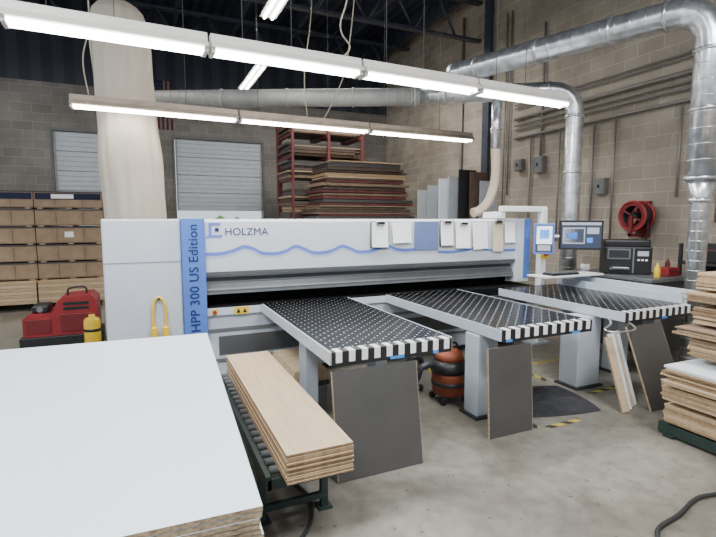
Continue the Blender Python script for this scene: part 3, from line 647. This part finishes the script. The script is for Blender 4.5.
# ------------------------------------------------------------ board stacks on low cart
tr = root("board_cart", (4.6, 2.0, 0), "low dark green roller cart under board stacks", "cart")
mk("frame", MB().box(4.00, 4.05, 1.0, 2.55, .02, .11, 'green').box(5.1, 5.15, 1.0, 2.55, .02, .11, 'green').box(4.02, 5.12, 2.5, 2.54, .03, .10, 'green').box(4.02, 5.12, 1.0, 1.04, .03, .10, 'green'), parent=tr)
for x in (4.02, 5.12):
    for y in (1.1, 2.45): mk("foot", MB().box(x-.04, x+.04, y-.04, y+.04, 0, .02, 'green'), parent=tr)
r1 = mk("roller", MB().cyl((4.05, 1.10, .105), (5.10, 1.10, .105), .022, 'mid', 12), parent=tr)
for i in range(1, 14):
    c = r1.copy(); c.location = (0, .1*i, 0); COL.objects.link(c); c.parent = tr
piles = [(.130, .30, 3.99, 2.50, .008, 0, ['tanply', 'plyx', 'tanply']), (.325, .46, 3.97, 2.52, .010, .006, ['tanply', 'plyx']), (.475, .60, 3.94, 2.50, .03, .012, ['plyx', 'tanply', 'mdf']), (.60, .64, 3.92, 2.46, .02, -.012, ['melamine', 'plyx']),
         (.685, .84, 4.20, 2.46, .012, -.004, ['tanply', 'plyx']), (.885, .95, 4.10, 2.52, .03, .012, ['mdf', 'tanply']), (.975, 1.12, 4.22, 2.46, .014, 0, ['tanply', 'plyx', 'mdf']), (1.165, 1.25, 4.16, 2.50, .025, -.01, ['plyx', 'tanply']), (1.265, 1.41, 4.26, 2.47, .014, .006, ['tanply', 'plyx', 'mdf'])]
for (z0, z1, xb, yb1, j, yaw, ks) in piles:
    z = z0; ym = random.uniform(1.1, 1.3)
    if z0 in (.325, .475, .685, .885, 1.165): mk("spacer_batten", MB().box(xb+.30, xb+.38, ym+.2, yb1-.15, z0-.0125, z0-.001, 'pallet'), (xb, 1.9, z0), label="narrow wooden spacer batten between board tiers", cat="batten", group="spacer battens")
    while True:
        t = random.choice([.010, .012, .018, .018]); k = random.choice(ks)
        if z+t > z1: break
        W = 5.15-xb; D = yb1-ym
        xa, xe, ya, ye = -W/2+random.uniform(-j, j), W/2+random.uniform(-.03, .03), -D/2+random.uniform(-.02, .02), D/2+random.uniform(-j, j)
        bb = MB().box(xa, xe, ya, ye, 0, t-.001, 'plyedge' if random.random() < .2 else k).box(xa, xe, ya, ye, t-.001, t, k)
        mk("board_offcut", bb, label="thin wooden board offcut stacked on the green cart" if k != 'melamine' else "white melamine board offcut in the cart stack", cat="board", group="board offcuts on the cart", at=((xb+5.15)/2, (yb1+ym)/2, z), rot=(0, 0, yaw+random.uniform(-1, 1)*j*.3))
        z += t+.0012

# ------------------------------------------------------------ pallets of packs, red machine
packs = [(-4.6, -2.03), (-2.02, -.80)]
for ci, (a, b) in enumerate(packs):
    pal = root("wooden_pallet", ((a+b)/2, 12.1, 0), "wooden pallet under stacked packs", "pallet", "pallets under the packs")
    pp = MB()
    for j in range(6): pp.box(a, b, 11.5+j*.21, 11.62+j*.21, .12, .14, 'pallet')
    for j in range(4): pp.box(a+(b-a-.1)*j/3, a+(b-a-.1)*j/3+.1, 11.5, 12.67, .0, .12, 'pallet')
    mk("deck", pp, parent=pal)
    for j in range(7):
        mk("board_pack", MB().box(a+.01, b-.01, 11.52-.2, 12.6, .145+j*.065, .145+j*.065+.061, 'plyx' if j % 2 else 'tanply', bev=.004), ((a+b)/2, 12, .145+j*.065), label="long pale board stacked on the pallet", cat="board", group="pale boards on pallets")
    z = .60
    for r in range(5):
        for q, xx in enumerate((a+.05, (a+b)/2-.05, b-.15)):
            mk("timber_bearer", MB().box(xx, xx+.1, 11.53, 12.6, z, z+.025, 'pallet'), (xx, 12, z), label="short timber bearer between cardboard packs", cat="bearer", group="timber bearers between packs")
        z += .026
        hgt = .335
        n = 2 if ci == 0 else 1
        for q in range(n):
            x0 = a+(b-a)*q/n+.003; x1 = a+(b-a)*(q+1)/n-.003
            bx = MB().box(x0, x1, 11.53, 12.57, z, z+hgt, 'card', bev=.004).box(x0-.001, x1+.001, 11.526, 12.575, z+hgt-.030, z+hgt+.001, 'strap').box(x0, x1, 11.527, 11.53, z, z+.02, 'cardd')
            for sx in (.3, .7): bx.box(x0+(x1-x0)*sx-.007, x0+(x1-x0)*sx+.007, 11.524, 11.53, z, z+hgt, 'cardd')
            if (r+q+ci) % 3 == 0: bx.box(x0+.5, x0+.66, 11.523, 11.53, z+hgt*.35, z+hgt*.7, 'plain')
            if r == 4: bx.box(x0+.02, x1-.02, 11.523, 11.53, z+hgt*.5, z+hgt*.88, 'clothb').box(x0+.3, x0+.7, 11.521, 11.53, z+hgt*.56, z+hgt*.82, 'plain')
            mk("cardboard_pack", bx, ((x0+x1)/2, 12, z), label="brown cardboard pack with dark top band, tightly stacked", cat="box", group="stacked cardboard packs")
        z += hgt+.003
rc = root("red_machine", (-1.15, 8.1, 0), "low boxy red steel shop machine with black base", "machine")
mk("body", MB().prism([(-1.60, .20), (-1.60, .46), (-1.52, .52), (-1.24, .52), (-1.18, .68), (-1.12, .74), (-.76, .76), (-.68, .68), (-.68, .20)], 1, 7.8, 8.4, 'red').box(-1.56, -1.26, 7.78, 7.8, .25, .45, 'dred', bev=.004).box(-1.14, -.72, 7.78, 7.8, .25, .50, 'dred', bev=.004), parent=rc)
mk("base", MB().box(-1.64, -.64, 7.75, 8.45, .0, .20, 'black', bev=.01), parent=rc)
mk("vent_panel", MB().box(-1.10, -.78, 7.788, 7.8, .56, .60, 'black').box(-1.10, -.78, 7.788, 7.8, .63, .67, 'black'), parent=rc)
mk("motor_cover", MB().box(-1.50, -1.30, 7.9, 8.3, .52, .62, 'black', bev=.02).cyl((-1.40, 7.89, .57), (-1.40, 7.9, .57), .04, 'mid'), parent=rc)
mk("top_handle", MB().tube([(-1.06, 8.0, .74), (-1.04, 8.0, .84), (-.84, 8.0, .85), (-.82, 8.0, .75)], .014, 'black', 8, smooth=4), parent=rc)
cx_, cy_ = -.72, 7.45
yb_ = MB().lathe([(.10, 0), (.105, .03), (.105, .44), (.085, .48), (.04, .49), (.04, .53)], (cx_, cy_, 0), 'yellow', 24).cyl((cx_, cy_, .30), (cx_, cy_, .34), .107, 'black', 24)
mk("yellow_canister", yb_, (cx_, cy_, 0), label="upright yellow cylinder standing beside the red machine", cat="canister")

# ------------------------------------------------------------ racks
rk = root("cantilever_rack", (4.3, 12.4, 0), "dusty dark red steel rack loaded with boards", "rack")
for x in (3.40, 4.35, 5.28):
    mk("upright", MB().box(x-.06, x+.06, 12.7, 12.85, 0, 4.35, 'rackred').box(x-.06, x+.06, 11.6, 12.85, 0, .1, 'rackred'), parent=rk)
    mk("front_post", MB().box(x-.03, x+.03, 11.48, 11.54, 0, 4.25, 'rackred'), parent=rk)
    for j in range(7): mk("arm", MB().box(x-.04, x+.04, 11.54, 12.7, .6+j*.55, .68+j*.55, 'rackred'), parent=rk)
for j in range(7):
    z = .682+j*.55
    for q in range(random.choice([6, 7, 8])):
        t = random.choice([.03, .045, .06]); k = random.choice(['mdf', 'walnut', 'walnut', 'mdf', 'tanply', 'greyboard'])
        if z+t > .6+(j+1)*.55: break
        mk("lumber_board", MB().box(3.35+random.uniform(-.06, .08), 5.3+random.uniform(-.2, .15), 11.6+random.uniform(-.04, .1), 12.6, z, z+t, k), (4.3, 12.1, z), label="long brown board lying on the red rack", cat="board", group="boards on the red rack"); z += t+.010
mk("timber_skid", MB().box(3.75, 6.05, 10.3, 11.4, 0, .1, 'pallet'), (4.9, 10.8, 0), label="low timber skid under the stacked boards", cat="skid")
z = .1
while z < 3.2:
    t = random.choice([.03, .04, .05, .07]); k = random.choice(['mdf', 'walnut', 'tanply', 'mdf', 'walnut', 'rackred', 'mdf', 'greyboard'])
    taper = .25*max(0, z-2)/1.2
    mk("lumber_board", MB().box(3.65+taper+random.uniform(-.08, .08), 6.1-taper+random.uniform(-.15, .15), 10.3+random.uniform(-.05, .1), 11.4, z, z+t, k), (4.9, 10.8, z), label="wide brown board in the tall rough stack", cat="board", group="boards in the tall rough stack")
    z += t+.014
for i, (x, k, h) in enumerate(((5.9, 'lgrey', 2.5), (6.1, 'lgrey', 2.6), (6.33, 'melamine', 2.75), (6.52, 'lgrey', 2.8), (6.72, 'black', 2.95), (6.95, 'walnut', 2.9), (7.15, 'lgrey', 2.7))):
    mk("standing_panel", MB().box(x-.25, x+.22, 9.3-i*.10, 9.33-i*.10, .0, h, k, bev=.002), (x, 9.3, 0), label={'melamine': "white sheet panel standing upright", 'black': "black sheet panel standing upright by the wall", 'walnut': "dark brown sheet panel standing upright by the wall"}.get(k, "light grey sheet panel standing upright by the wall"), cat="panel", group="sheet panels standing upright")

# ------------------------------------------------------------ vacuum
vx, vy = 2.78, 3.93
vc = root("shop_vacuum", (vx, vy, 0), "dull orange-brown shop vacuum between the air tables", "vacuum cleaner")
c = (vx, vy, 0)
mk("tank", MB().lathe([(.15, .08), (.165, .09), (.175, .28), (.18, .31)], c, 'orange').lathe([(.178, .18), (.182, .19), (.182, .21), (.178, .22)], c, 'dark'), parent=vc)
mk("motor_head", MB().lathe([(.185, .31), (.185, .37), (.155, .43)], c, 'black').lathe([(.15, .43), (.135, .50), (.08, .54)], c, 'orange'), parent=vc)
mk("carry_handle", MB().tube([(vx-.1, vy, .51), (vx-.08, vy, .59), (vx+.08, vy, .59), (vx+.1, vy, .51)], .012, 'black', 8, smooth=4), parent=vc)
for a in range(4):
    t = a*math.pi/2+.7; mk("caster", MB().cyl((vx+.17*math.cos(t), vy+.17*math.sin(t)-.015, .035), (vx+.17*math.cos(t), vy+.17*math.sin(t)+.015, .035), .035, 'black', 12).cyl((vx+.16*math.cos(t), vy+.16*math.sin(t), .04), (vx+.14*math.cos(t), vy+.14*math.sin(t), .11), .012, 'black', 8), parent=vc)
mk("suction_hose", MB().tube([(vx-.17, vy-.04, .34), (vx-.28, vy-.10, .44), (vx-.42, vy-.10, .40), (vx-.50, vy-.04, .22), (vx-.44, vy+.05, .10), (vx-.32, vy+.1, .22), (vx-.30, vy+.05, .42), (vx-.42, vy, .50), (vx-.54, vy+.08, .30), (vx-.5, vy+.25, .04), (vx-.1, vy+.35, .04)], .032, 'dark', 12, smooth=12, rib=.08), parent=vc)

# dark mat on floor
cl = MB(); cl.mi('fabric'); N = 34; G = []
for i in range(N+1):
    row = []
    for j in range(N+1):
        u, v = i/N*2-1, j/N*2-1
        e = .35
        x = u*(1-e+e*math.sqrt(1-v*v/2)); y = v*(1-e+e*math.sqrt(1-u*u/2)); rr = max(abs(u), abs(v))
        hgt = (.014+.018*math.sin(5*x+2*y)+.014*math.sin(9*y-4*x))*(max(0, 1-rr**4))
        sx = 3.64+.45*x+.08*y; sy = 3.52-.10*x+.38*y
        row.append(cl.bm.verts.new((sx, sy, .005+max(0, hgt))))
    G.append(row)
for i in range(N):
    for j in range(N):
        f = cl.bm.faces.new((G[i][j], G[i+1][j], G[i+1][j+1], G[i][j+1])); f.smooth = True
mk("black_mat", cl, (3.6, 3.5, 0), label="flat black floor mat with slight folds on the concrete", cat="mat")
def strip(p0, p1, w, k, lab):
    p0, p1 = Vector(p0), Vector(p1); d = (p1-p0); L = d.length; an = math.atan2(d.y, d.x)
    mk("floor_tape", MB().box(0, L, -w/2, w/2, .001, .003, k), label=lab, cat="floor tape", group="safety tape on the floor", at=(p0.x, p0.y, 0), rot=(0, 0, an))
strip((3.12, 3.05), (3.12, 5.0), .06, 'hazard', "yellow and black hazard tape on the floor")
strip((3.2, 3.02), (3.6, 3.02), .05, 'hazard', "yellow and black hazard tape on the floor")
strip((3.2, 4.5), (5.0, 4.5), .07, 'ytape', "worn yellow safety tape on the floor")
strip((4.15, 3.95), (4.15, 5.0), .06, 'hazard', "yellow and black hazard tape on the floor")
strip((4.25, 3.45), (4.75, 3.50), .05, 'hazard', "yellow and black hazard tape on the floor")
mk("rubber_hose", MB().tube([(2.55, 1.55, .02), (2.70, 1.68, .02), (2.96, 1.72, .02), (3.32, 1.78, .02), (3.62, 1.60, .02), (3.8, .9, .02), (3.7, .2, .02)], .013, 'rubber', 10, smooth=8), (3, 1.7, 0), label="black rubber hose curving across the floor", cat="hose")
mk("floor_cable", MB().tube([(.5, 2.3, .015), (.72, 2.45, .015), (.86, 2.62, .015), (.92, 2.85, .015), (.88, 3.1, .015), (.90, 3.5, .015)], .012, 'rubber', 8, smooth=8), (.8, 2.6, 0), label="black cable lying on the floor by the conveyor", cat="cable")

# ------------------------------------------------------------ light, world, camera
def area(n, loc, sx, sy, p, col=(1, 1, 1), rot=(0, 0, 0)):
    l = bpy.data.lights.new(n, 'AREA'); l.shape = 'RECTANGLE'; l.size = sx; l.size_y = sy; l.energy = p; l.color = col
    o = bpy.data.objects.new(n, l); o.location = loc; o.rotation_euler = rot; COL.objects.link(o)
area("overhead_fill", (-2, 1, 6.0), 2, 2, 540, (.92, .97, 1))  # overhead fill lights, added to brighten the hall, no fixtures behind them
area("overhead_fill", (3, 0, 6.0), 2, 2, 520, (.97, .98, 1))
area("overhead_fill", (4.5, 10.5, 6.0), 3, 2, 280, (1, .98, .95))
area("overhead_fill", (-3, 11, 6.0), 3, 2, 120, (1, .98, .96))
area("lamp_row_glow", (2.2, 4.78, 3.3), 6, .25, 140, (1, .99, .97))
wd = bpy.data.worlds.new("world"); bpy.context.scene.world = wd; wd.use_nodes = True
wd.node_tree.nodes["Background"].inputs[0].default_value = (.82, .90, 1, 1); wd.node_tree.nodes["Background"].inputs[1].default_value = 1.2
cam = bpy.data.cameras.new("cam"); cam.sensor_width = 36; cam.lens = 23.88; cam.clip_end = 100
co = bpy.data.objects.new("camera", cam); COL.objects.link(co)
co.location = (0, 0, 1.85); co.rotation_euler = (math.radians(90-5.95), 0, -math.radians(24.15))
bpy.context.scene.camera = co
